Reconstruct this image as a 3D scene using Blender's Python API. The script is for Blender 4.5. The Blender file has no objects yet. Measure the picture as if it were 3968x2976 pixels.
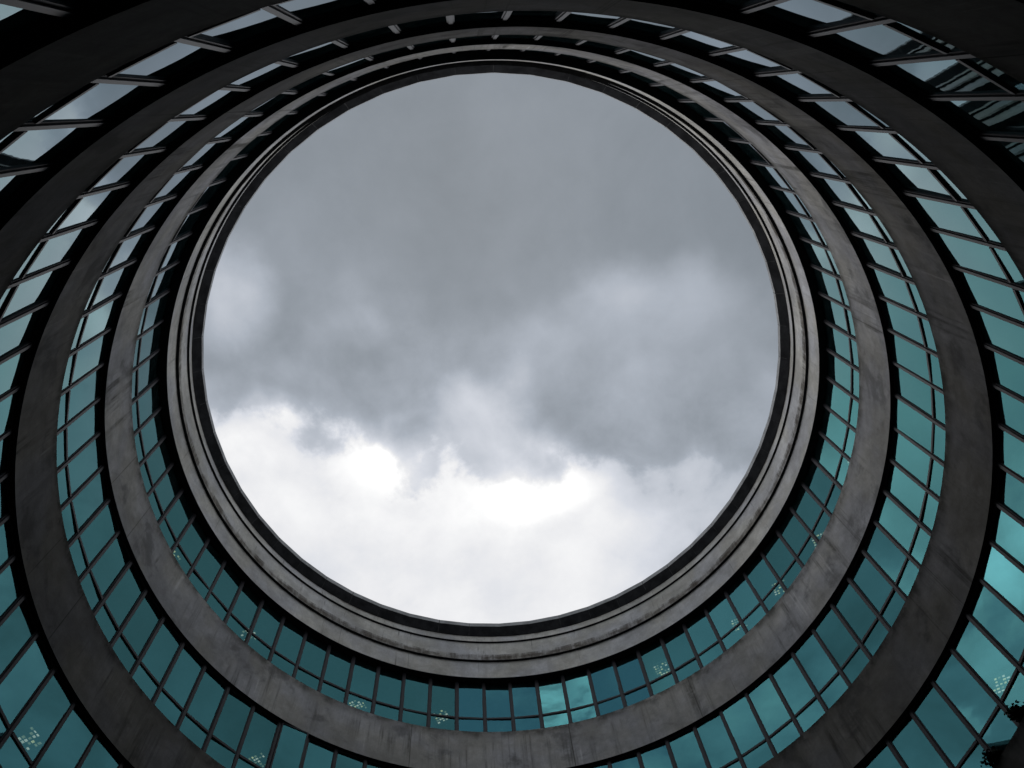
import bpy, bmesh, math, random
from mathutils import Matrix, Vector

random.seed(7)
S = 8.5            # radius of the courtyard in metres
EYE = 1.6          # camera height
def Z(h): return EYE + S * h
rad = math.radians

scene = bpy.context.scene
C = scene.collection
scene.view_settings.view_transform = 'Standard'
scene.view_settings.look = 'None'
scene.view_settings.exposure = 0.0
scene.view_settings.gamma = 1.0

# ------------------------------------------------------------------ materials
def new_mat(name):
    m = bpy.data.materials.new(name); m.use_nodes = True
    nt = m.node_tree; nt.nodes.clear()
    return m, nt
class NT:
    """small node helper"""
    def __init__(self, nt): self.nt = nt
    def n(self, t, **kw):
        nd = self.nt.nodes.new(t)
        for k, v in kw.items():
            if k.startswith('i_'):
                nd.inputs[int(k[2:])].default_value = v
            else: setattr(nd, k, v)
        return nd
    def l(self, a, b): self.nt.links.new(a, b)
    def val(self, x, nd, idx):
        if hasattr(x, 'links') or hasattr(x, 'is_linked'): self.l(x, nd.inputs[idx])
        else: nd.inputs[idx].default_value = x
    def math(self, op, a, b=0.0, c=None, clamp=False):
        nd = self.n('ShaderNodeMath', operation=op, use_clamp=clamp)
        self.val(a, nd, 0); self.val(b, nd, 1)
        if c is not None: self.val(c, nd, 2)
        return nd.outputs[0]
    def smooth(self, x, lo, hi, a=0.0, b=1.0):
        nd = self.n('ShaderNodeMapRange', interpolation_type='SMOOTHSTEP')
        self.val(x, nd, 0)
        nd.inputs[1].default_value = lo; nd.inputs[2].default_value = hi
        nd.inputs[3].default_value = a; nd.inputs[4].default_value = b
        return nd.outputs[0]
    def noise(self, vec, scale, detail=4.0, rough=0.55, dist=0.0):
        nd = self.n('ShaderNodeTexNoise')
        self.l(vec, nd.inputs['Vector'])
        nd.inputs['Scale'].default_value = scale
        nd.inputs['Detail'].default_value = detail
        nd.inputs['Roughness'].default_value = rough
        nd.inputs['Distortion'].default_value = dist
        return nd
    def scale(self, vec, s):
        nd = self.n('ShaderNodeVectorMath', operation='MULTIPLY')
        self.l(vec, nd.inputs[0]); nd.inputs[1].default_value = s
        return nd.outputs[0]
    def mixc(self, fac, a, b, blend='MIX'):
        nd = self.n('ShaderNodeMix', data_type='RGBA', blend_type=blend)
        self.val(fac, nd, 0)
        for x, i in ((a, 6), (b, 7)):
            if isinstance(x, tuple): nd.inputs[i].default_value = (*x, 1.0) if len(x) == 3 else x
            else: self.l(x, nd.inputs[i])
        return nd.outputs[2]

def concrete(name, base, dirty, streak=1.0, edge=None, bump=0.25, patch=None):
    """weathered in-situ concrete: mottling, vertical run-off streaks, dark growth.
    edge = list of (z_top) heights under which dirt gathers; patch = (z0, z1) where algae plates sit"""
    m, nt = new_mat(name); k = NT(nt)
    tc = k.n('ShaderNodeTexCoord').outputs['Object']
    sep = k.n('ShaderNodeSeparateXYZ'); k.l(tc, sep.inputs[0])
    big = k.noise(tc, 0.5, 4, 0.6, 0.2).outputs[0]
    mid = k.noise(tc, 2.6, 9, 0.7, 0.15).outputs[0]
    fine = k.noise(tc, 26, 8, 0.7).outputs[0]
    run = k.noise(k.scale(tc, (3.0, 3.0, 0.16)), 1.0, 7, 0.68, 0.1).outputs[0]
    run2 = k.noise(k.scale(tc, (7.5, 7.5, 0.22)), 1.0, 5, 0.65, 0.08).outputs[0]
    c = k.mixc(k.smooth(big, 0.33, 0.68), tuple(v * 0.80 for v in base), tuple(v * 1.12 for v in base))
    c = k.mixc(k.smooth(mid, 0.30, 0.70), k.mixc(1.0, c, (0.80, 0.79, 0.77), 'MULTIPLY'), k.mixc(1.0, c, (1.10, 1.10, 1.10), 'MULTIPLY'))
    tint = k.noise(tc, 0.7, 3, 0.5).outputs[0]
    c = k.mixc(k.smooth(tint, 0.38, 0.64), k.mixc(1.0, c, (1.02, 1.0, 0.955), 'MULTIPLY'), k.mixc(1.0, c, (0.985, 0.99, 1.04), 'MULTIPLY'))
    # dark run-off, gathered in some stretches of the ring and broken up by the mottling
    d = k.math('MULTIPLY', k.smooth(run, 0.50, 0.66), k.smooth(big, 0.40, 0.58))
    d = k.math('MULTIPLY', d, k.smooth(mid, 0.28, 0.56))
    c = k.mixc(k.math('MULTIPLY', d, 0.75 * streak, clamp=True), c, dirty)
    d2 = k.math('MULTIPLY', k.smooth(run2, 0.54, 0.68), k.smooth(mid, 0.42, 0.66))
    c = k.mixc(k.math('MULTIPLY', d2, 0.22 * streak, clamp=True), c, dirty)
    blot = k.noise(tc, 1.15, 6, 0.62, 0.25).outputs[0]
    c = k.mixc(k.math('MULTIPLY', k.smooth(blot, 0.53, 0.68), 0.7 * streak, clamp=True), c, tuple(v * 0.40 for v in base))
    c = k.mixc(k.math('MULTIPLY', k.smooth(blot, 0.44, 0.33), 0.3 * streak, clamp=True), c, tuple(v * 1.3 for v in base))
    # a few narrow drips that start at the top edge
    drip = k.noise(k.scale(tc, (11, 11, 0.0)), 1.0, 3, 0.7).outputs[0]
    c = k.mixc(k.math('MULTIPLY', k.math('MULTIPLY', k.smooth(drip, 0.62, 0.70), k.smooth(run, 0.40, 0.56)), 0.6, clamp=True), c, dirty)
    # pale lime streaks
    w = k.math('MULTIPLY', k.smooth(k.math('ADD', k.math('MULTIPLY', run2, 0.5), k.math('MULTIPLY', run, 0.5)), 0.44, 0.36), k.smooth(big, 0.46, 0.6))
    c = k.mixc(k.math('MULTIPLY', w, 0.55 * streak, clamp=True), c, tuple(v * 1.7 for v in base))
    if edge:
        for zt, depth in edge:
            wob = k.math('MULTIPLY_ADD', run, 1.6 * depth, -0.8 * depth)
            h = k.math('ADD', k.math('SUBTRACT', zt, sep.outputs[2]), wob)     # metres below the edge
            e = k.math('MULTIPLY', k.smooth(h, depth, 0.0), k.smooth(h, -depth * 2.0, -depth * 1.2))
            e = k.math('MULTIPLY', e, k.smooth(mid, 0.34, 0.6))
            c = k.mixc(k.math('MULTIPLY', e, 0.8, clamp=True), c, dirty)
    if patch:
        z0, z1 = patch
        blk = k.noise(k.scale(tc, (1.6, 1.6, 0.05)), 1.0, 5, 0.75).outputs[0]
        top = k.math('MULTIPLY_ADD', k.noise(k.scale(tc, (3, 3, 0.0)), 1.0, 1).outputs[0], 0.05, z1 - 0.025)
        msk = k.math('MULTIPLY', k.math('LESS_THAN', sep.outputs[2], top), k.math('GREATER_THAN', sep.outputs[2], z0))
        msk = k.math('MULTIPLY', msk, k.smooth(blk, 0.43, 0.60))
        msk = k.math('MULTIPLY', msk, k.smooth(fine, 0.2, 0.62, 0.6, 1.0))
        c = k.mixc(k.math('MULTIPLY', msk, 0.75, clamp=True), c, dirty)
    c = k.mixc(k.smooth(fine, 0.25, 0.75, 0.0, 0.5), c, k.mixc(1.0, c, (0.72, 0.72, 0.72), 'MULTIPLY'))
    b = k.n('ShaderNodeBsdfPrincipled')
    k.l(c, b.inputs['Base Color'])
    b.inputs['Roughness'].default_value = 0.9
    b.inputs['Specular IOR Level'].default_value = 0.02
    bp = k.n('ShaderNodeBump'); bp.inputs['Strength'].default_value = bump; bp.inputs['Distance'].default_value = 0.02
    hsum = k.math('ADD', k.math('MULTIPLY', fine, 0.5), mid)
    k.l(hsum, bp.inputs['Height']); k.l(bp.outputs[0], b.inputs['Normal'])
    o = k.n('ShaderNodeOutputMaterial'); k.l(b.outputs[0], o.inputs[0])
    return m

def plain(name, col, rough=0.6, metal=0.0, spec=0.4, var=0.25, scale=6.0):
    m, nt = new_mat(name); k = NT(nt)
    tc = k.n('ShaderNodeTexCoord').outputs['Object']
    nz = k.noise(tc, scale, 5, 0.6).outputs[0]
    c = k.mixc(k.smooth(nz, 0.3, 0.7), tuple(v * (1 - var) for v in col), tuple(v * (1 + var) for v in col))
    b = k.n('ShaderNodeBsdfPrincipled'); k.l(c, b.inputs['Base Color'])
    b.inputs['Roughness'].default_value = rough; b.inputs['Metallic'].default_value = metal
    b.inputs['Specular IOR Level'].default_value = spec
    o = k.n('ShaderNodeOutputMaterial'); k.l(b.outputs[0], o.inputs[0])
    return m

def glass_mat():
    m, nt = new_mat('teal reflective glass'); k = NT(nt)
    lw = k.n('ShaderNodeLayerWeight'); lw.inputs[0].default_value = 0.5
    fac = lw.outputs['Facing']                      # 0 straight on, 1 grazing
    ramp = k.n('ShaderNodeValToRGB'); k.l(fac, ramp.inputs[0])
    cr = ramp.color_ramp
    cr.elements[0].position = 0.0; cr.elements[0].color = (0.050, 0.180, 0.195, 1)
    cr.elements[1].position = 1.0; cr.elements[1].color = (0.92, 0.95, 0.97, 1)
    for p, col in ((0.40, (0.049, 0.162, 0.178)), (0.58, (0.054, 0.158, 0.166)), (0.66, (0.092, 0.198, 0.210)), (0.73, (0.160, 0.240, 0.258)),
                   (0.79, (0.230, 0.288, 0.318)), (0.84, (0.310, 0.362, 0.402)), (0.90, (0.40, 0.45, 0.49))):
        e = cr.elements.new(p); e.color = (*col, 1)
    gl = k.n('ShaderNodeBsdfGlossy'); gl.inputs['Roughness'].default_value = 0.012
    k.l(ramp.outputs[0], gl.inputs[0])
    # faint dirt and rolled-glass waviness
    tc = k.n('ShaderNodeTexCoord').outputs['Object']
    wav = k.noise(tc, 2.2, 2, 0.5).outputs[0]
    bp = k.n('ShaderNodeBump'); bp.inputs['Strength'].default_value = 0.022; bp.inputs['Distance'].default_value = 0.02
    k.l(wav, bp.inputs['Height']); k.l(bp.outputs[0], gl.inputs['Normal'])
    tr = k.n('ShaderNodeBsdfTransparent'); tr.inputs[0].default_value = (0.30, 0.40, 0.38, 1)
    dirt = k.n('ShaderNodeBsdfDiffuse')
    dn = k.noise(tc, 3.0, 6, 0.7, 0.5).outputs[0]
    k.l(k.mixc(k.smooth(dn, 0.35, 0.75), (0.0, 0.004, 0.005), (0.012, 0.02, 0.02)), dirt.inputs[0])
    a1 = k.n('ShaderNodeAddShader'); k.l(gl.outputs[0], a1.inputs[0]); k.l(dirt.outputs[0], a1.inputs[1])
    f = k.smooth(fac, 0.35, 1.0, 0.0, 1.0)
    # transmitted part fades out towards grazing angles
    tcol = k.mixc(f, (0.42, 0.55, 0.52), (0.02, 0.02, 0.02))
    k.l(tcol, tr.inputs[0])
    a2 = k.n('ShaderNodeAddShader'); k.l(a1.outputs[0], a2.inputs[0]); k.l(tr.outputs[0], a2.inputs[1])
    o = k.n('ShaderNodeOutputMaterial'); k.l(a2.outputs[0], o.inputs[0])
    return m

def lamp_mat(name, col, strength):
    m, nt = new_mat(name); k = NT(nt)
    tc = k.n('ShaderNodeTexCoord').outputs['Object']
    nz = k.noise(tc, 30, 2).outputs[0]
    e = k.n('ShaderNodeEmission'); e.inputs[0].default_value = (*col, 1)
    k.l(k.smooth(nz, 0.3, 0.7, strength * 0.6, strength), e.inputs[1])
    o = k.n('ShaderNodeOutputMaterial'); k.l(e.outputs[0], o.inputs[0])
    return m

# ------------------------------------------------------------------ fitted heights (unit: courtyard radius above the eye)
H_TOP = 2.1639          # top edge of the highest window band's sill wall
STEP = 0.43845          # storey height
BAND = 0.1788           # height of a concrete band
SOFF = 0.2596           # soffit above the band below it
N_STOREY = 5
def band_top(i): return H_TOP - STEP * i

M = {}
M['conc'] = [concrete(f'depth-shaded weathered concrete {i}', b, tuple(v * q for v, q in zip(b, (.13, .125, .10))), s, edge=[(Z(band_top(i)), 0.35)])
             for i, (b, s) in enumerate([((0.56, 0.55, 0.545), 1.05), ((0.245, 0.237, 0.230), 0.95), ((0.125, 0.122, 0.119), 0.8),  # base colours drop storey by storey: fading light down the shaft painted in
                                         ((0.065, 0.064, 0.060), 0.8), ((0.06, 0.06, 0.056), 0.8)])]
M['cornice'] = concrete('weathered cornice concrete', (0.74, 0.73, 0.71), (0.09, 0.072, 0.056), 0.3,
                        edge=[(Z(2.500), 0.12), (Z(2.641), 0.12)], patch=(Z(2.502), Z(2.5335)))
M['coping'] = plain('coping underside shade', (0.045, 0.045, 0.048), 0.9, spec=0.0, var=0.3, scale=3)  # shade under the overhang painted into the coping's colour
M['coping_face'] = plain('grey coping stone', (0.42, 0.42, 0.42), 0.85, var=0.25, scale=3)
M['joint'] = plain('pale joint mortar', (0.075, 0.075, 0.077), 0.9)
M['soffit'] = plain('soffit shade black', (0.025, 0.025, 0.026), 0.9, spec=0.0)  # near-black: shade below bands and cornice steps put into the colour
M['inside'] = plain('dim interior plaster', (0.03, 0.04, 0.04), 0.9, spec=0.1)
M['alu'] = plain('bronze anodised aluminium', (0.045, 0.041, 0.048), 0.5, metal=0.0, spec=0.3, var=0.12, scale=4)
M['glass'] = glass_mat()
M['lamp_white'] = lamp_mat('lit louvre cell white', (1.0, 0.95, 0.82), 0.58)
M['lamp_yellow'] = lamp_mat('lit louvre cell yellow', (1.0, 0.92, 0.50), 0.62)
M['lamp_dim'] = lamp_mat('dim louvre cell', (0.85, 0.9, 0.6), 0.22)
M['lamp_housing'] = plain('pressed steel light housing', (0.05, 0.055, 0.055), 0.7)
M['paving'] = plain('grey courtyard paving', (0.065, 0.065, 0.063), 0.85, var=0.3, scale=1.5)
M['leaf'] = plain('dark leaf', (0.014, 0.02, 0.013), 0.8, spec=.1, var=0.4, scale=9)
M['stem'] = plain('brown stem', (0.06, 0.045, 0.03), 0.8)

# ------------------------------------------------------------------ mesh helpers
def obj(name, verts, faces, mats, parent=None, smooth=False, mi=None):
    me = bpy.data.meshes.new(name); me.from_pydata(verts, [], faces)
    if not isinstance(mats, (list, tuple)): mats = [mats]
    for m in mats: me.materials.append(m)
    if mi:
        for p, i in zip(me.polygons, mi): p.material_index = i
    if smooth:
        for p in me.polygons: p.use_smooth = True
    me.update()
    o = bpy.data.objects.new(name, me); C.objects.link(o)
    if parent: o.parent = parent
    return o
def tag(o, label=None, cat=None, group=None, kind=None):
    if label: o['label'] = label
    if cat: o['category'] = cat
    if group: o['group'] = group
    if kind: o['kind'] = kind
    return o
def empty(name, loc=(0, 0, 0), rz=0.0):
    o = bpy.data.objects.new(name, None); C.objects.link(o)
    o.location = loc; o.rotation_euler = (0, 0, rz); o.empty_display_size = 0.3
    return o
def revolve(profile, seg=288, off=0.0, closed=True, mats=None):
    """profile = [(r,z)...] in metres; every strip has its own vertices so profile edges stay crisp.
    orientation is made outward of the solid by recalculating afterwards"""
    V, F, MI = [], [], []
    n = len(profile)
    for i in range(n if closed else n - 1):
        a, b = profile[i], profile[(i + 1) % n]
        base = len(V)
        for s in range(seg):
            t = 2 * math.pi * s / seg + off
            ct, st = math.cos(t), math.sin(t)
            V.append((a[0] * ct, a[0] * st, a[1])); V.append((b[0] * ct, b[0] * st, b[1]))
        for s in range(seg):
            p = base + 2 * s; q = base + 2 * ((s + 1) % seg)
            F.append((p, p + 1, q + 1, q))
            MI.append(mats[i] if mats else 0)
    return V, F, MI
def R(*pr): return [(a * S, Z(b)) for a, b in pr]
class MB:
    def __init__(self): self.v = []; self.f = []; self.mi = []
    def box(self, x0, x1, y0, y1, z0, z1, rot=0.0, mi=0, about=(0, 0)):
        b = len(self.v); c, s = math.cos(rot), math.sin(rot)
        for z in (z0, z1):
            for x, y in ((x0, y0), (x1, y0), (x1, y1), (x0, y1)):
                self.v.append((about[0] + x * c - y * s, about[1] + x * s + y * c, z))
        for q in ((0, 3, 2, 1), (4, 5, 6, 7), (0, 1, 5, 4), (1, 2, 6, 5), (2, 3, 7, 6), (3, 0, 4, 7)):
            self.f.append(tuple(b + i for i in q)); self.mi.append(mi)
    def quad(self, pts, mi=0):
        b = len(self.v); self.v += pts; self.f.append(tuple(range(b, b + len(pts)))); self.mi.append(mi)
    def build(self, name, mats, parent=None, smooth=False):
        return obj(name, self.v, self.f, mats, parent, smooth, self.mi)

# ------------------------------------------------------------------ ground
V, F = [], []
rings = [0.0, 4, 8, 14, 30, 80, 200, 600]
V.append((0, 0, 0))
for rr in rings[1:]:
    for s in range(48):
        t = 2 * math.pi * s / 48; V.append((rr * math.cos(t), rr * math.sin(t), 0))
for s in range(48): F.append((0, 1 + s, 1 + (s + 1) % 48))
for q in range(len(rings) - 2):
    for s in range(48):
        a = 1 + q * 48; b = a + 48
        F.append((a + s, b + s, b + (s + 1) % 48, a + (s + 1) % 48))
g = obj('ground', V, F, M['paving'])
tag(g, 'grey paved ground of the courtyard and around the building', kind='structure')

# ------------------------------------------------------------------ the building
bld = empty('round_building')
tag(bld, 'round concrete office building with ribbon windows ringing its open circular courtyard', 'building')

RO = 1.72   # how far the rooms reach back
# cornice: three stepped concrete faces, each a little further in
prof = R((0.9885, 2.4118), (0.9900, 2.4985), (0.9815, 2.5000), (0.9895, 2.6070), (0.9825, 2.6085), (0.9845, 2.6400),
         (1.06, 2.6400), (1.06, 2.4500), (1.018, 2.4500), (1.018, 2.4118))
V, F, MI = revolve(prof, 288, mats=[0, 1, 0, 1, 0, 0, 0, 1, 1, 1])  # step undersides take the near-black, painting in the groove shade
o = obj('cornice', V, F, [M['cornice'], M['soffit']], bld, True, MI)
# coping: fifty-four straight slabs with a sloping underside
NC = 54
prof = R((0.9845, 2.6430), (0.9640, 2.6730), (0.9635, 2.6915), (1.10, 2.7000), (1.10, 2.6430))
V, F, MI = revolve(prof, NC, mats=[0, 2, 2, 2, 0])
jm = MB(); jm.v, jm.f, jm.mi = V, F, MI
for q in range(NC):
    t = 2 * math.pi * q / NC
    w = 0.006 + 0.010 * random.random() ** 2
    if random.random() < 0.2: continue
    e = 0.004
    a0 = (0.9845 * S - e, Z(2.6430) - e); a1 = (0.9640 * S - e, Z(2.6730) - e); a2 = (0.9635 * S - e, Z(2.6915))
    cut = random.choice((0.0, 0.0, 0.15, 0.3))
    a0 = (a0[0] + (a1[0] - a0[0]) * cut, a0[1] + (a1[1] - a0[1]) * cut)
    def P(rz, off):
        ct, st = math.cos(t), math.sin(t)
        return (rz[0] * ct - off * st, rz[0] * st + off * ct, rz[1])
    jm.quad([P(a0, -w), P(a1, -w * .6), P(a1, w * .6), P(a0, w)], 1)
    jm.quad([P(a1, -w * .6), P(a2, -w * .5), P(a2, w * .5), P(a1, w * .6)], 1)
jm.build('coping', [M['coping'], M['joint'], M['coping_face']], bld)
# roof deck behind the coping
V, F, MI = revolve(R((1.101, 2.655), (RO, 2.655), (RO, 2.50), (1.101, 2.50)), 96)
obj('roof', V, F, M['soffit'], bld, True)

# concrete bands, and the floor slabs inside
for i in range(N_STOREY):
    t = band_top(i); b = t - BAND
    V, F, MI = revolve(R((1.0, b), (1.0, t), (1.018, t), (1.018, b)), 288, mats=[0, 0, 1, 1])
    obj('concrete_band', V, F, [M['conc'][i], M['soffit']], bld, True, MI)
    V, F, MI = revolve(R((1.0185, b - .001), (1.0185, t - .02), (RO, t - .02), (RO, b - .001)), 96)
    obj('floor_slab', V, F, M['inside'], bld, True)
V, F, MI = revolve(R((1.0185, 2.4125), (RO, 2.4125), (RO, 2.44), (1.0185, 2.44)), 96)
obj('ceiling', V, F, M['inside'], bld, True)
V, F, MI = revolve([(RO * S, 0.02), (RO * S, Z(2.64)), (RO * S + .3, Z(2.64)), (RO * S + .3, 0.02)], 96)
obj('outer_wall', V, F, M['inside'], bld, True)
lo = band_top(N_STOREY - 1) - BAND
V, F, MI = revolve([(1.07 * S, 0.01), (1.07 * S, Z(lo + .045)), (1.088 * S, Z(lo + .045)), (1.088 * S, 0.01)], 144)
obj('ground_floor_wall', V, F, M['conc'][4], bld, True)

# ------------------------------------------------------------------ windows
NW = 70
A0 = rad(0.2)
DA = 2 * math.pi / NW
RG = 1.0138 * S                   # glass line
RM = 1.0094 * S                  # inner face of the mullions
HB = 0.0                         # local z = 0 at the band's top
HT = SOFF * S                    # head
HTR = 0.0735 * S                 # transom axis

def frame_mesh():
    """one bay in local axes: x along the chord, y outwards, z up, origin at the courtyard's axis"""
    m = MB()
    # mullion on the bay's left edge, a stepped section
    ro = -DA / 2 + math.pi / 2
    def mull(t0, t1, r0, r1, z0=HB + .003, z1=HT + .012):
        # local polar: radial = +y
        m.box(t0, t1, r0, r1, z0, z1, rot=-DA / 2)
    mull(-.032, .032, RM, RM + .010)
    mull(-.020, .020, RM + .010, RM + .022)
    mull(-.046, .046, RM + .022, RG + .030)
    cx = RG * math.sin(DA / 2) - .048
    cy = RG * math.cos(DA / 2)
    # transom (deep) with a glazing bead above and below
    m.box(-cx + .012, cx - .012, cy - .027, cy + .02, HTR - .028, HTR + .028)
    m.box(-cx, cx, cy - .012, cy + .022, HTR + .028, HTR + .042)
    m.box(-cx, cx, cy - .012, cy + .022, HTR - .042, HTR - .028)
    # sill and head rails
    m.box(-cx, cx, cy - .020, cy + .022, HB + .004, HB + .060)
    m.box(-cx, cx, cy - .020, cy + .022, HT - .035, HT + .010)
    # vertical glazing beads beside the mullions
    for sgn in (-1, 1):
        for z0, z1 in ((HB + .06, HTR - .042), (HTR + .042, HT - .035)):
            xa = sgn * (cx + .006); xb = sgn * (cx - .008)
            m.box(min(xa, xb), max(xa, xb), cy - .013, cy + .020, z0, z1)
    return m
def pane_mesh():
    m = MB()
    cx = RG * math.sin(DA / 2) - .045
    for z0, z1 in ((HB + .05, HTR - .03), (HTR + .03, HT - .02)):
        m.quad([(-cx, 0, z0), (cx, 0, z0), (cx, 0, z1), (-cx, 0, z1)])
    return m
CY = RG * math.cos(DA / 2)
CAM = Vector((-0.88201617 * S, 0.0, EYE))
r_ = Vector((0.12095674, -0.99090228, -0.05900972))
u_ = Vector((-0.93947311, -0.13347078, 0.31555639))
f_ = Vector((0.32056161, -0.01726937, 0.94707023))
FPX = 3258.6148
solid = [(band_top(i) - BAND, band_top(i)) for i in range(N_STOREY)] + [(2.4118, 2.70)]
def shown_area(i, k):
    """approximate picture area (source pixels) of bay k on storey i that the camera can see"""
    a = A0 + DA * (k + .5); seen = 0; tot = 0
    pts = {}
    for iu in range(5):
        for iz in range(8):
            th = a + (iu / 4 - .5) * DA * .9
            h = band_top(i) + SOFF * (iz + .5) / 8
            p = Vector((RG * math.cos(th), RG * math.sin(th), Z(h)))
            d = p - CAM
            x, y, z = d.dot(r_), d.dot(u_), d.dot(f_)
            ok = z > 0.05
            px = FPX * x / max(z, .05); py = FPX * y / max(z, .05)
            pts[iu, iz] = (px, py)
            if not ok or abs(px) > 1984 or abs(py) > 1488: continue
            A = d.x ** 2 + d.y ** 2; B = 2 * (CAM.x * d.x); Cc = CAM.x ** 2 - S * S
            t = (-B + math.sqrt(B * B - 4 * A * Cc)) / (2 * A)
            hh = (CAM.z + t * d.z - EYE) / S
            if any(lo <= hh <= hi for lo, hi in solid): continue
            seen += 1
    def cr(a, b): return a[0] * b[1] - a[1] * b[0]
    q = [pts[0, 0], pts[4, 0], pts[4, 7], pts[0, 7]]
    ar = abs(sum(cr(q[j], q[(j + 1) % 4]) for j in range(4))) / 2
    return ar * seen / 40
bays = sorted(((shown_area(i, k), i, k) for i in range(N_STOREY) for k in range(NW)), reverse=True)
OPEN = (1, 8)     # a casement standing ajar (storey, bay)
chosen = [(i, k) for _, i, k in bays[:100]]
rest = [(i, k) for _, i, k in bays[100:]]
if OPEN in rest:
    chosen[-1], rest[rest.index(OPEN)] = OPEN, chosen[-1]

fm = frame_mesh(); pm = pane_mesh()
win0 = fm.build('window', [M['alu']], bld)
pane0 = pm.build('pane', [M['glass']], win0)
def tilt():
    return (rad(random.gauss(0, .25)), 0.0, rad(random.gauss(0, .8)))
first = True
rv = MB()
for i in range(N_STOREY):
    for k in range(NW):
        a = A0 + DA * (k + .5)
        rz = a - math.pi / 2
        loc = (0, 0, Z(band_top(i)))
        tl = tilt()
        if (i, k) in chosen:
            if first: w, p, first = win0, pane0, False
            else:
                w = win0.copy(); C.objects.link(w); w.parent = bld
                p = pane0.copy(); C.objects.link(p); p.parent = w
            w.location = loc; w.rotation_euler = (0, 0, rz)
            p.location = (0, CY, 0); p.rotation_euler = tl
            if (i, k) == OPEN:
                w['label'] = 'window with its upper sash standing ajar'
                cx = RG * math.sin(DA / 2) - .045
                lowp = MB(); lowp.quad([(-cx, 0, HB + .05), (cx, 0, HB + .05), (cx, 0, HTR - .03), (-cx, 0, HTR - .03)])
                p.data = lowp.build('pane', [M['glass']], w).data
                bpy.data.objects.remove([c for c in w.children if c is not p][0])
                sh = MB(); W2 = 2 * cx; z0, z1 = HTR + .055, HT - .012
                sh.box(0, .03, -.02, .02, z0, z1); sh.box(W2 - .035, W2, -.02, .02, z0, z1)
                sh.box(.03, W2 - .035, -.02, .02, z0, z0 + .03); sh.box(.03, W2 - .035, -.02, .02, z1 - .03, z1)
                sh.quad([(.03, 0, z0 + .03), (W2 - .035, 0, z0 + .03), (W2 - .035, 0, z1 - .03), (.03, 0, z1 - .03)], 1)
                sa = sh.build('sash', [M['alu'], M['glass']], w)
                sa.location = (-cx, CY - .045, 0); sa.rotation_euler = (0, 0, rad(-6.5))
        else:
            Mw = Matrix.Translation(loc) @ Matrix.Rotation(rz, 4, 'Z')
            Mp = Mw @ Matrix.Translation((0, CY, 0)) @ Matrix.Rotation(tl[2], 4, 'Z') @ Matrix.Rotation(tl[0], 4, 'X')
            for src, mt, mi in ((fm, Mw, 0), (pm, Mp, 1)):
                b = len(rv.v)
                rv.v += [tuple(mt @ Vector(v)) for v in src.v]
                rv.f += [tuple(b + q for q in f) for f in src.f]; rv.mi += [mi] * len(src.f)
o = rv.build('window', [M['alu'], M['glass']], bld)
tag(o, kind='stuff')

# ------------------------------------------------------------------ lit ceiling lights in the rooms
def ceiling_light(name, storey, ang, rr, label, cells=5, seed=1, size=0.42):
    rnd = random.Random(seed)
    z = Z(band_top(storey) + (.2465 if storey == 0 else .2555))
    t = empty(name, (rr * S * math.cos(rad(ang)), rr * S * math.sin(rad(ang)), z), rad(-18))
    tag(t, label, 'ceiling light', 'lit louvre lights on the office ceilings')
    h = size / 2; st = size / cells
    m = MB()
    e = h + .05
    m.box(-e, e, -e, -h, -.05, 0); m.box(-e, e, h, e, -.05, 0)
    m.box(-e, -h, -h, h, -.05, 0); m.box(h, e, -h, h, -.05, 0)
    m.box(-h, h, -h, h, -.012, -.002)
    for q in range(1, cells):
        x = -h + q * st
        m.box(x - .008, x + .008, -h, h, -.042, -.014)
    m.build('housing', [M['lamp_housing']], t)
    c = MB()
    for ix in range(cells):
        for iy in range(cells):
            v = rnd.random()
            if v < .24: continue
            mi = 0 if v > .70 else (1 if v > .48 else 2)
            x0 = -h + ix * st + st * .16; y0 = -h + iy * st + st * (.08 + .12 * rnd.random())
            x1 = x0 + st * (.58 + .22 * rnd.random()); y1 = y0 + st * (.5 + .3 * rnd.random())
            c.quad([(x0, y0, -.020), (x0, y1, -.020), (x1, y1, -.020), (x1, y0, -.020)], mi)
    c.build('lamp', [M['lamp_white'], M['lamp_yellow'], M['lamp_dim']], t)
    return t
LIGHTS = [
    (0, 17.4, 1.154, 'lit ceiling light in the top window row just left of the lowest point'),
    (0, 31.6, 1.184, 'lit ceiling light half hidden by the band, second left of the lowest point'),
    (0, 53.7, 1.140, 'yellowish ceiling light behind a mullion in the top window row, lower left'),
    (0, 72.2, 1.150, 'yellow ceiling light cut off by the band at far left of the top window row'),
    (0, -22.6, 1.122, 'faint white ceiling light high in a top row pane, right of the ring\'s lowest point'),
    (0, -38.3, 1.140, 'white ceiling light behind a crossing of mullion and transom, lower right top row'),
    (0, -47.6, 1.150, 'white ceiling light behind a mullion between two others on the lower right top row'),
    (0, -58.0, 1.163, 'white ceiling light half behind the concrete band, right side of the top row'),
    (0, -72.8, 1.15, 'pale ceiling light peeping over the band at far right of the top row'),
    (1, 45.2, 1.155, 'lit ceiling light in the second window row beside the window standing ajar'),
    (2, 75.1, 1.141, 'yellow and white ceiling light in the lowest left corner window'),
    (2, -63.9, 1.17, 'yellowish ceiling light in the lower right corner above the dark plants'),
]
for q, (st_, ang, rr, lab) in enumerate(LIGHTS):
    ceiling_light('ceiling_light', st_, ang, rr, lab, seed=q + 3)

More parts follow.
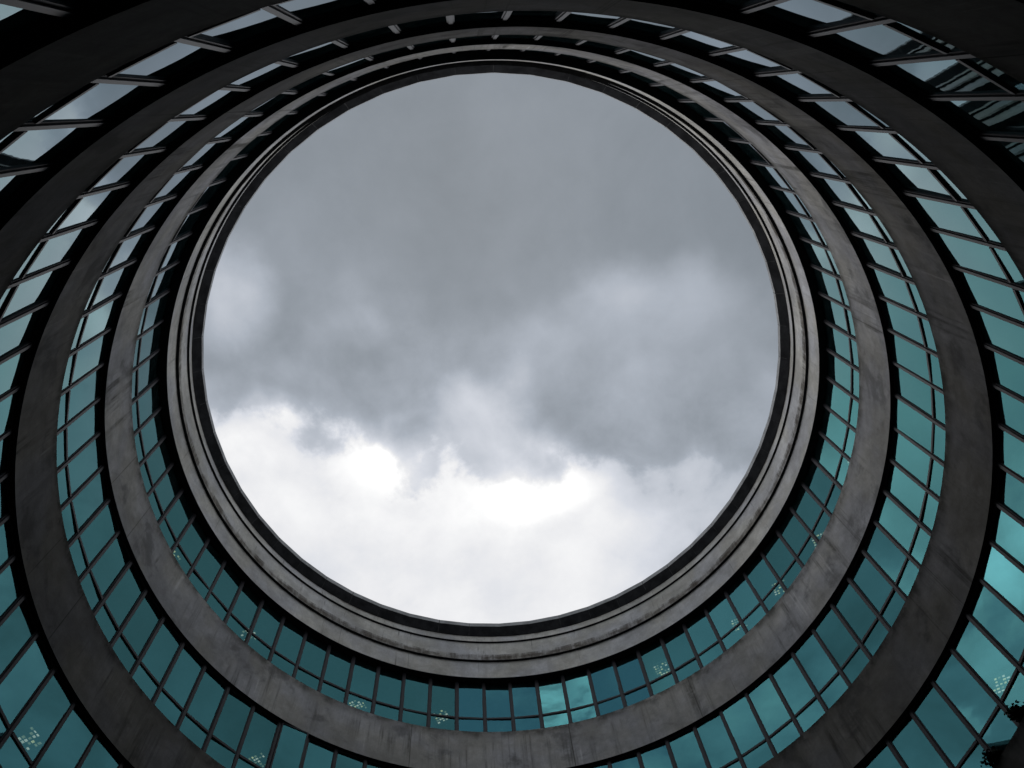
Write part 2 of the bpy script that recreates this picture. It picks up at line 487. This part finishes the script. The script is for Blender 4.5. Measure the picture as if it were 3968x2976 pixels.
# ------------------------------------------------------------------ little plants on the ledge, lower right
def ledge_plant(ang, rr, hgt, spread, label, seed):
    rnd = random.Random(seed)
    t = empty('ledge_plant', (rr * S * math.cos(rad(ang)), rr * S * math.sin(rad(ang)), Z(band_top(2))))
    tag(t, label, 'plant', 'dark plants growing on the ledge')
    lf = MB(); sm = MB()
    for q in range(9):
        a = rnd.random() * 6.28; l = hgt * (.5 + .5 * rnd.random()); lean = spread * (.25 + .75 * rnd.random())
        tip = Vector((lean * math.cos(a), lean * math.sin(a), l))
        side = Vector((-math.sin(a), math.cos(a), 0)) * .006
        mid = tip * .5 + Vector((0, 0, .08 * l))
        for A, B in ((Vector((0, 0, 0)), mid), (mid, tip)):
            for sd in (side, Vector((math.cos(a), math.sin(a), 0)) * .006):
                sm.quad([tuple(A - sd), tuple(A + sd), tuple(B + sd), tuple(B - sd)])
        for w in range(70):
            f = .2 + .8 * rnd.random()
            p = (mid * (1 - f) + tip * f) + Vector((rnd.gauss(0, .045), rnd.gauss(0, .045), rnd.gauss(0, .04)))
            p.z = max(p.z, .01)
            d = Vector((rnd.gauss(0, 1), rnd.gauss(0, 1), rnd.gauss(.2, .7))).normalized()
            n = d.orthogonal().normalized(); n.rotate(Matrix.Rotation(rnd.random() * 6.28, 3, d))
            L = .035 + .04 * rnd.random(); W = L * .42
            lf.quad([tuple(p), tuple(p + d * L * .5 + n * W), tuple(p + d * L), tuple(p + d * L * .5 - n * W)])
    lf.build('leaf_cluster', [M['leaf']], t); sm.build('stem', [M['stem']], t)
ledge_plant(-67.9, 1.0035, .24, .12, 'rounded dark leafy plant on the ledge at the right edge of the lower right window', 3)
ledge_plant(-61.9, 1.0030, .12, .13, 'low ragged tuft of dark growth on the lower right concrete ledge', 5)

# ------------------------------------------------------------------ world: overcast sky with a brighter break
SUN_EL, SUN_AZ = rad(84), rad(2)       # azimuth measured from +X towards +Y
w = bpy.data.worlds.new('World'); scene.world = w; w.use_nodes = True
nt = w.node_tree; nt.nodes.clear(); k = NT(nt)
sky = k.n('ShaderNodeTexSky', sky_type='NISHITA'); sky.sun_disc = False
sky.sun_elevation = SUN_EL; sky.sun_rotation = math.pi / 2 - SUN_AZ
gen = k.n('ShaderNodeTexCoord').outputs['Generated']
sp = k.n('ShaderNodeSeparateXYZ'); k.l(gen, sp.inputs[0])
zz = k.math('MAXIMUM', sp.outputs[2], 0.12)
px = k.math('DIVIDE', sp.outputs[0], zz); py = k.math('DIVIDE', sp.outputs[1], zz)
cb = k.n('ShaderNodeCombineXYZ'); k.l(px, cb.inputs[0]); k.l(py, cb.inputs[1])
P0 = cb.outputs[0]
wn = k.noise(P0, 5.0, 6, 0.52, 0.0)
wv = k.n('ShaderNodeVectorMath', operation='SUBTRACT'); k.l(wn.outputs[1], wv.inputs[0]); wv.inputs[1].default_value = (.5, .5, .5)
wa = k.n('ShaderNodeVectorMath', operation='MULTIPLY_ADD'); k.l(wv.outputs[0], wa.inputs[0]); wa.inputs[1].default_value = (.19, .19, 0); k.l(P0, wa.inputs[2])
PW = wa.outputs[0]
ws = k.n('ShaderNodeSeparateXYZ'); k.l(PW, ws.inputs[0])
X, Y = ws.outputs[0], ws.outputs[1]
def blob(cx, cy, sx, sy, rot=0.0):
    """soft spot of cloud light on the cloud plane"""
    mp = k.n('ShaderNodeMapping', vector_type='TEXTURE')
    k.l(PW, mp.inputs[0]); mp.inputs[1].default_value = (cx, cy, 0); mp.inputs[2].default_value = (0, 0, rot); mp.inputs[3].default_value = (sx, sy, 1)
    ln = k.n('ShaderNodeVectorMath', operation='LENGTH'); k.l(mp.outputs[0], ln.inputs[0])
    return k.smooth(ln.outputs['Value'], 1.0, 0.0)
s = k.math('MULTIPLY_ADD', Y, 0.31, X)
L = k.smooth(s, 0.05, 0.42, 0.262, 0.375)
puff = k.noise(P0, 10.0, 12, 0.60, 0.15).outputs[0]
billow = k.noise(P0, 5.5, 12, 0.58, 0.3).outputs[0]
pf = k.math('ADD', k.math('SUBTRACT', puff, 0.5), k.math('MULTIPLY', k.math('SUBTRACT', billow, 0.5), 0.9))
s2 = k.math('MULTIPLY_ADD', pf, 0.30, s)
br = k.math('ADD', k.math('MULTIPLY', k.smooth(s, 0.37, 0.52), 0.50), k.math('MULTIPLY', k.smooth(s2, 0.415, 0.475), 0.50))
br = k.math('MULTIPLY', br, k.smooth(Y, -0.34, -0.04, 0.24, 1.0))
L = k.math('MULTIPLY_ADD', br, 0.47, L)
for cx, cy, sx, sy, amp in ((.168, .305, .085, .085, .26), (.250, -.150, .065, .08, .17), (.262, -.25, .08, .12, .12), (.33, -.17, .11, .17, .07),
                            (.330, .285, .055, .055, .26), (.405, .165, .075, .10, .34), (.475, -.035, .085, .14, .40),
                            (.378, .015, .065, .095, .24), (.385, .25, .07, .10, .08), (.47, .06, .13, .24, .16), (.20, .02, .14, .20, -.025),
                            (.60, .26, .10, .07, -.10), (.40, -.10, .08, .12, -.04), (.30, .56, .26, .24, .40), (.42, .87, .20, .17, .9), (.32, .80, .34, .34, .30), (-.55, .78, .45, .38, .55)):
    L = k.math('MULTIPLY_ADD', blob(cx, cy, sx, sy), amp, L)
zone = k.math('MULTIPLY', k.smooth(s, 0.16, 0.36), k.smooth(s, 0.66, 0.50, 0.25, 1.0))
L = k.math('MULTIPLY_ADD', k.math('MULTIPLY', k.math('SUBTRACT', puff, 0.5), zone), 0.30, L)
det = k.noise(P0, 5.0, 12, 0.60, 0.15).outputs[0]
det2 = k.noise(PW, 14.0, 8, 0.62, 0.1).outputs[0]
L = k.math('MULTIPLY', L, k.smooth(det, 0.25, 0.75, 0.91, 1.09))
L = k.math('MULTIPLY', L, k.smooth(det2, 0.25, 0.75, 0.975, 1.025))
# away from the zenith the overcast breaks into larger lighter and darker masses
far = k.n('ShaderNodeVectorMath', operation='LENGTH'); k.l(P0, far.inputs[0])
mass = k.noise(P0, 2.6, 9, 0.6, 0.4).outputs[0]
vary = k.smooth(mass, 0.36, 0.64, 0.62, 1.5)
fm_ = k.n('ShaderNodeMix', data_type='FLOAT'); k.l(k.smooth(far.outputs['Value'], 0.72, 0.95), fm_.inputs[0]); fm_.inputs[2].default_value = 1.0; k.l(vary, fm_.inputs[3])
L = k.math('MULTIPLY', L, fm_.outputs[0])
# cloud colour from the brightness
ramp = k.n('ShaderNodeValToRGB'); k.l(L, ramp.inputs[0])
cr = ramp.color_ramp
cr.elements[0].position = 0.0; cr.elements[0].color = (0, 0, 0, 1)
cr.elements[1].position = 1.0; cr.elements[1].color = (1.0, 1.0, 1.0, 1)
for p, col in ((0.25, (0.228, 0.258, 0.290)), (0.45, (0.412, 0.452, 0.512)), (0.72, (0.685, 0.712, 0.772)), (0.86, (0.85, 0.855, 0.875))):
    e = cr.elements.new(p); e.color = (*col, 1)
over = k.n('ShaderNodeCombineXYZ')
ov = k.math('MULTIPLY', k.math('MAXIMUM', L, 1.0), 10.0)
for q in range(3): k.l(ov, over.inputs[q])
cloud = k.mixc(1.0, ramp.outputs[0], over.outputs[0], 'MULTIPLY')       # the Background node runs at 0.1
# a thinner part of the overcast, low behind the camera, where blue shows between bright clouds
gap = k.smooth(blob(-.90, .12, .42, .62), 0.0, 0.35)
gn = k.noise(P0, 3.4, 8, 0.62, 0.3).outputs[0]
gn = k.math('ADD', k.math('MULTIPLY', k.math('SUBTRACT', gn, 0.5), k.smooth(py, -0.6, 0.1, 0.25, 1.0)), k.smooth(py, -0.6, 0.1, 0.44, 0.5))
gn = k.math('MULTIPLY_ADD', blob(-.81, .08, .13, .17), 0.16, gn)
blue = k.mixc(k.smooth(gn, 0.44, 0.68), k.mixc(0.5, sky.outputs[0], (3.2, 3.9, 4.9)), (9.5, 9.7, 9.8))
blue = k.mixc(k.math('MULTIPLY', blob(-.82, .09, .17, .21), k.smooth(k.noise(P0, 9.0, 8, 0.65, 0.5).outputs[0], 0.42, 0.56), clamp=True), blue, (21, 21, 20.5))
cloud = k.mixc(k.math('MULTIPLY', gap, 0.92), cloud, blue)
bg = k.n('ShaderNodeBackground'); bg.inputs[1].default_value = 0.1
# a veil of the clear-sky light stays in the overcast everywhere
k.l(k.mixc(0.03, cloud, sky.outputs[0]), bg.inputs[0])
wo = k.n('ShaderNodeOutputWorld'); k.l(bg.outputs[0], wo.inputs[0])

sl = bpy.data.lights.new('sun', 'SUN'); sl.energy = 0.5; sl.angle = rad(165); sl.color = (1.0, 0.97, 0.93)
so = bpy.data.objects.new('sun', sl); C.objects.link(so)
dv = Vector((math.cos(SUN_EL) * math.cos(SUN_AZ), math.cos(SUN_EL) * math.sin(SUN_AZ), math.sin(SUN_EL)))
so.rotation_euler = dv.to_track_quat('Z', 'Y').to_euler(); so.location = (0, 0, 60)

# ------------------------------------------------------------------ camera
cd = bpy.data.cameras.new('camera'); cam = bpy.data.objects.new('camera', cd); C.objects.link(cam)
cd.sensor_width = 36.0; cd.sensor_fit = 'HORIZONTAL'; cd.lens = FPX / 3968 * 36.0
cd.clip_start = 0.05; cd.clip_end = 3000
b_ = -f_
cam.matrix_world = Matrix(((r_.x, u_.x, b_.x, CAM.x), (r_.y, u_.y, b_.y, CAM.y), (r_.z, u_.z, b_.z, CAM.z), (0, 0, 0, 1)))
scene.camera = cam
scene.cycles.use_denoising = True
